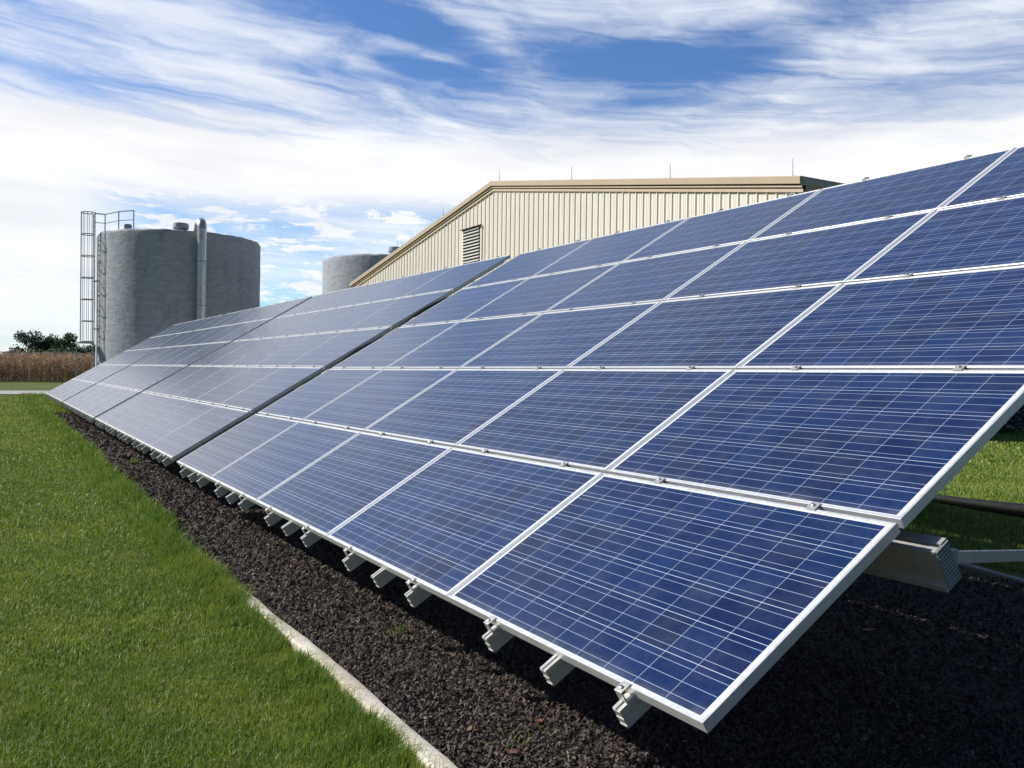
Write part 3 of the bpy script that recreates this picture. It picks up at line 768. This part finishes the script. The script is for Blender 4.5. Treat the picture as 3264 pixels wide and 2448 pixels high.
b = MB(); b.box(-.0, .92, -.42, .42, -.04, .03); o = b.build('guard_plate', 'steel', lad); o.rotation_euler = (0, 0, la); o.location = lp(0.02, 0, cage0)
for z in (3.6, 6.5):
    for s in (-1, 1): MB().tube([lp(-.30, s*.23, z), lp(0, s*.23, z)], .03, 5).build('standoff', 'steel', lad)
tag(lad, 'grey steel ladder in a round safety cage on the side of the big tank', 'ladder')
# guard rails on the roof edge
rl = empty('guard_rail', (TX, TY, gz(TX, TY))); A0 = la+.03
def rp(a, r_, z): return (r_*math.cos(a), r_*math.sin(a), z)
ps = [rp(la-.0, TR+.22, 0), rp(la+.0, TR-.62, 0), rp(la+.22, TR-.55, 0), rp(la+.42, TR-.52, 0)]
ps = [lp(.02, .30, 0), rp(la+.08, TR-.30, 0), rp(la+.44, TR-.30, 0), rp(la+.69, TR-.30, 0)]
for z, rr in ((1.10, .036), (.56, .024)):
    for i in range(3): MB().tube([(ps[i][0], ps[i][1], th+z), (ps[i+1][0], ps[i+1][1], th+z)], rr, 6).build('rail', 'steel', rl)
for i, p in enumerate(ps): MB().tube([(p[0], p[1], th-.1), (p[0], p[1], th+1.12)], .034, 6).build('post', 'steel', rl)
tag(rl, 'grey steel guard rail beside the ladder on the tank roof', 'railing')
tk2, th2 = tank(-57.15, 23.0, 4.9, TZ-.42, 'smaller looking grey tank half hidden behind the building roof')
cowl(tk2, 0.3, 0.0, th2+.05, .34, .46, .62, 1.02)
MB().tube([(-.15, .75, th2), (-.15, .75, th2+1.5)], .015, 5).build('rod', 'steel', tk2)

# ------------------------------------------------------------------ building
XL, XP, XR, YW, YB = -40.27, -26.16, -12.25, 13.90, 46.0
ZE, ZP = 5.20, 7.60     # underside of trim at eave / peak of the gable wall
bld = empty('metal_building', (XP, YW, gz(XP, YW)+.0)); zb = gz(XP, YW)
def wz(x): return ZP-(ZP-ZE)*(abs(x-XP)/(XR-XP if x > XP else XP-XL))
# ribbed gable wall: column strips so that the skyline follows the pitch
LVX0, LVX1, LVZ0, LVZ1 = -28.50, -27.14, 4.60, 6.50
def ribwall(x0, x1, zt, zbot, depth=.032, pitch=.305, off=0.0):
    """polyline (x, y) of the rib profile in plan"""
    pl = []; x = x0
    while x < x1-.001:
        for dx, dy in ((0, 0), (.030, -depth), (.056, -depth), (.086, 0), (.165, 0), (.172, -.007), (.185, -.007), (.192, 0), (.235, 0), (.242, -.007), (.255, -.007), (.262, 0)):
            if x+dx <= x1: pl.append((x+dx, dy))
        x += pitch
    pl.append((x1, 0)); return pl
b = MB()
pl = ribwall(XL, XR, None, None)
vs = []; fs = []
for (x, dy) in pl: vs += [(x-XP, dy, zb-zb), (x-XP, dy, wz(x)+.05-zb)]
for i in range(len(pl)-1): fs.append((2*i, 2*i+2, 2*i+3, 2*i+1))
b.add(vs, fs); b.build('gable_wall', 'cream', bld, fix=False)
b = MB(); pl = ribwall(0, YB-YW, None, None); vs = []; fs = []
for (y, d) in pl: vs += [(XR-XP-d, y, 0), (XR-XP-d, y, ZE+.1-zb)]
for i in range(len(pl)-1): fs.append((2*i, 2*i+2, 2*i+3, 2*i+1))
b.add(vs, fs); b.build('side_wall', 'cream', bld, fix=False)
b = MB(); vs = []; fs = []
for (y, d) in pl: vs += [(XL-XP+d, y, 0), (XL-XP+d, y, ZE+.1-zb)]
for i in range(len(pl)-1): fs.append((2*i, 2*i+2, 2*i+3, 2*i+1))
b.add(vs, fs); b.build('side_wall', 'cream', bld, fix=False)
b = MB(); b.add([(XL-XP, YB-YW, 0), (XR-XP, YB-YW, 0), (XR-XP, YB-YW, ZE-zb), (0, YB-YW, ZP-zb), (XL-XP, YB-YW, ZE-zb)], [(0, 1, 2, 3, 4)]); b.build('rear_wall', 'cream', bld, fix=False)
b = MB(); x = XL+.2
while x < XR-.2:
    for zz in (3.3, 4.75, 6.2):
        if zz < wz(x)-.15 and not (LVX0-.2 < x < LVX1+.2): b.box(x-XP-.006, x-XP+.006, -.006, .001, zz-zb-.006, zz-zb+.006)
    z_ = wz(x)+.035; b.box(x-XP-.007, x-XP+.007, -.067, -.060, z_-zb-.007, z_-zb+.007); x += .305
b.build('screws', 'steel', bld)
# corner trim
MB().box(XR-XP-.10, XR-XP+.036, -.038, .10, 0, ZE+.02-zb).build('corner_trim', 'cream', bld)
MB().box(XL-XP-.036, XL-XP+.10, -.038, .10, 0, ZE+.02-zb).build('corner_trim', 'cream', bld)
# stepped rake trim, swept along left slope, peak, right slope; y,z profile relative to wall top line
RX0, RX1 = -40.57, -11.96
def rz(x): return ZP-(ZP-ZE)/(XR-XP)*abs(x-XP)
def rake(prof, name, m, x0=RX0, x1=RX1):
    b = MB(); n = len(prof); vs = []
    for x in (x0, XP, x1):
        for (y, z) in prof: vs.append((x-XP, y, rz(x)+z-zb))
    fs = []
    for i in range(2):
        for k in range(n): fs.append((i*n+k, i*n+(k+1) % n, (i+1)*n+(k+1) % n, (i+1)*n+k))
    fs += [tuple(range(n-1, -1, -1)), tuple(range(2*n, 3*n))]
    return b.add(vs, fs).build(name, m, bld)
rake([(-.034, -.0), (-.062, -.005), (-.062, .070), (.02, .070), (.02, 0)], 'rake_trim', 'tan')
rake([(-.045, .070), (-.045, .098), (.02, .098), (.02, .070)], 'rake_groove', 'brown')
rake([(-.095, .098), (-.105, .104), (-.105, .146), (.02, .146), (.02, .098)], 'rake_trim', 'tan')
rake([(-.08, .146), (-.08, .174), (.02, .174), (.02, .146)], 'rake_groove', 'brown')
rake([(-.15, .174), (-.16, .180), (-.175, .325), (-.145, .352), (.20, .352), (.20, .174)], 'rake_fascia', 'tan')
# roof
b = MB()
for (xa, xb) in ((RX0-.02, XP), (XP, RX1+.02)):
    pl = []; n = int(abs(xb-xa)/.6)
    za, zc = rz(xa)+.30, rz(xb)+.30
    vs = [(xa-XP, -.10, za-zb), (xb-XP, -.10, zc-zb), (xb-XP, YB-YW+.2, zc-zb), (xa-XP, YB-YW+.2, za-zb)]
    vs += [(x, y, z-.10) for x, y, z in vs]
    b.add(vs, [(0, 1, 2, 3), (7, 6, 5, 4), (0, 4, 5, 1), (1, 5, 6, 2), (2, 6, 7, 3), (3, 7, 4, 0)])
b.build('roof', 'roof', bld)
for i in range(52):      # standing seams are pattern of the roof, one mesh
    pass
b = MB()
y = .1
while y < YB-YW:
    for (xa, xb) in ((RX0, XP), (XP, RX1)):
        b.add([(xa-XP, y, rz(xa)+.30-zb), (xb-XP, y, rz(xb)+.30-zb), (xb-XP, y, rz(xb)+.345-zb), (xa-XP, y, rz(xa)+.345-zb),
               (xa-XP, y+.03, rz(xa)+.30-zb), (xb-XP, y+.03, rz(xb)+.30-zb), (xb-XP, y+.03, rz(xb)+.345-zb), (xa-XP, y+.03, rz(xa)+.345-zb)],
              [(0, 1, 2, 3), (7, 6, 5, 4), (3, 2, 6, 7)])
    y += .61
b.build('roof_seams', 'roof', bld)
# side eave fascia and gutter (right side, in shade), then left
ze = rz(RX1)-zb
for s, xe in ((1, RX1-XP), (-1, RX0-XP)):
    b = MB(); b.box(min(xe, xe+s*.012), max(xe, xe+s*.012), -.13, YB-YW, ze+.15, ze+.35); b.build('eave_fascia', 'tan', bld)
    b = MB(); x0 = xe-s*.14; b.box(min(x0, xe), max(x0, xe)-.0, -.06, YB-YW, ze+.05, ze+.148); b.build('gutter', 'tan', bld)
dsp = MB(); xd = XR-XP+.06
dsp.tube([(xd+.14, .06, ze+.05), (xd+.10, .08, ze-.10), (xd+.02, .12, ze-.30), (xd+.02, .12, .05)], .05, 8).build('downspout', 'brown', bld)
# louvre
lv = MB(); x0, x1 = LVX0-XP, LVX1-XP
lf = lv.box(x0-.13, x0, -.045, .02, LVZ0-zb, LVZ1-zb).box(x1, x1+.13, -.045, .02, LVZ0-zb, LVZ1-zb).box(x0-.13, x1+.13, -.045, .02, LVZ0-.12-zb, LVZ0-zb).build('louver_frame', 'cream', bld)
MB().box(x0, x1, -.036, -.033, LVZ0-zb, LVZ1-zb).build('louver_back', 'brown', lf)
b = MB(); z = LVZ0; k = 0
while z < LVZ1-.12:
    b.add([(x0, -.036, z+.105-zb), (x1, -.036, z+.105-zb), (x1, -.105, z+.035-zb), (x0, -.105, z+.035-zb),
           (x0, -.036, z+.095-zb), (x1, -.036, z+.095-zb), (x1, -.105, z+.020-zb), (x0, -.105, z+.020-zb)],
          [(0, 3, 2, 1), (4, 5, 6, 7), (3, 7, 6, 2), (0, 4, 7, 3), (1, 2, 6, 5)]); z += .118
b.build('louver_slats', 'slat', lf)
MB().prism([(-.03, LVZ1-zb), (-.14, LVZ1-.02-zb), (-.14, LVZ1+.01-zb), (-.03, LVZ1+.05-zb)], 0, x0-.10, x1+.10).build('louver_hood', 'brown', lf)
tag(bld, 'cream ribbed metal building with tan stepped trim and a louvered vent in its gable', 'building')
# lightning rods along the roof edge
rodn = {-25.75: 'lightning rod at the peak of the gable roof', -21.19: 'lightning rod, first one right of the roof peak',
        -16.52: 'lightning rod, second one right of the roof peak', -12.30: 'lightning rod beside the right roof corner',
        -30.3: 'lightning rod, first one left of the roof peak', -34.9: 'lightning rod, second one left of the roof peak', -39.6: 'lightning rod near the left end of the roof edge'}
for x, lb in rodn.items():
    z = rz(x)+.35; r = empty('lightning_rod', (x, YW-.02, z))
    MB().tube([(0, 0, 0), (-.005, 0, .42)], [.011, .006], 6).build('rod', 'steel', r)
    MB().box(-.06, .06, -.03, .03, -.012, .014).build('base', 'steel', r)
    tag(r, 'thin '+lb, 'rod', 'lightning rods along the roof edge')
# shrubs along the shaded side wall
for i, (y, s) in enumerate(((17.5, .8), (20.4, 1.0), (23.2, .9), (26.4, 1.1))):
    r = empty('shrub', (XR+.9, y, gz(XR, y)))
    P = rng.normal(0, 1, (1500, 3)); P /= np.linalg.norm(P, axis=1)[:, None]; P *= (rng.uniform(0, 1, 1500)**.4)[:, None]*np.array([.7, 1.25, .62])*s; P[:, 2] += .6*s
    n = len(P); d = rng.normal(0, 1, (n, 3)); d /= np.linalg.norm(d, axis=1)[:, None]; e = np.cross(d, rng.normal(0, 1, (n, 3))); e /= np.linalg.norm(e, axis=1)[:, None]
    A = np.concatenate([P-d*.06, P+e*.035, P+d*.06, P-e*.035], 0); q = np.arange(n)
    o = big_mesh('foliage', A, np.concatenate([np.stack([q, q+n, q+2*n], 1), np.stack([q, q+2*n, q+3*n], 1)], 0), 'leafdark', np.tile(rng.uniform(0, .9, n), 4)); o.parent = r
    MB().tube([(0, 0, -.1), (0, 0, .5*s)], .03, 6).build('stem', 'bark', r)
    tag(r, 'dark shrub by the shaded right side wall of the building, %s from its front' % COLN[i], 'shrub', 'shrubs along the building')

# conduit beside the ladder
ca = math.radians(-79.5); cd = empty('conduit', (TX, TY, gz(TX, TY)))
MB().tube([polar(ca, TR+.10, -.1), polar(ca, TR+.10, th-.3)], .028, 8).build('pipe', 'steel', cd, smooth=True)
for z in (1.5, 3.6, 5.6, 7.6): MB().tube([polar(ca, TR-.05, z), polar(ca, TR+.12, z)], .05, 6).build('clip', 'steel', cd)
tag(cd, 'thin grey conduit running up the big tank just right of its ladder', 'conduit')
# a few weeds in the mulch
for i, (x, y, n_, lb) in enumerate(((-2.95, .33, 26, 'small green weed in the mulch left of the nearest rail ends'), (-13.5, .25, 60, 'green weed tuft in the mulch under the second section'), (-1.25, .19, 18, 'tiny weed tuft in the mulch close to the bottom of the picture'))):
    V = np.stack([x+rng.normal(0, .028*(1+i), n_), y+rng.normal(0, .028*(1+i), n_), np.full(n_, gz(x, y)+.015)], 1)
    A, T, t = blades(V, None, rng.uniform(.03, .075, n_)*(1.6 if i == 1 else 1), np.full(n_, .006*(2 if i == 1 else 1)), 1.1)
    tag(big_mesh('weed', A, T, 'blade', t), lb, 'weed')
# small debris
def chip(name, loc, l, w, rz_, m, label, cat):
    r = Vector((loc[0], loc[1], gz(*loc)+.038)); b = MB(); n = 9
    top = [(l/2*(2*i/n-1), w/2*math.sin(PI*(i+.6)/(n+1))*random.uniform(.75, 1.1), random.uniform(-.002, .002)) for i in range(n+1)]
    bot = [(x, -y*random.uniform(.7, 1.1), z) for x, y, z in top]
    vs = top+bot+[(x, y, z-.006) for x, y, z in top+bot]; k = 2*(n+1); fs = []
    for i in range(n):
        a, c = i, n+1+i
        fs += [(a, a+1, c+1, c), (k+c, k+c+1, k+a+1, k+a), (a, k+a, k+a+1, a+1), (c, c+1, k+c+1, k+c)]
    o = b.add(vs, fs).build(name, m); o.location = r; o.rotation_euler = (.12, -.1, rz_); tag(o, label, cat)
chip('bark_piece', (-1.634, 2.853), .085, .026, .9, 'wood', 'pale tan piece of bark lying alone on the shaded mulch', 'bark piece')
chip('wood_chip', (-1.45, .02), .05, .018, 2.3, 'wood', 'tan wood splinter on the sunlit mulch between kerb and rail ends', 'wood chip')
chip('dry_leaf', (-1.16, .06), .055, .034, .4, 'dryleaf', 'reddish dry leaf on the mulch near the bottom of the kerb', 'leaf')
chip('dry_leaf', (-1.38, .33), .045, .030, 1.4, 'dryleaf', 'small reddish dry leaf on the mulch below the nearest rail ends', 'leaf')
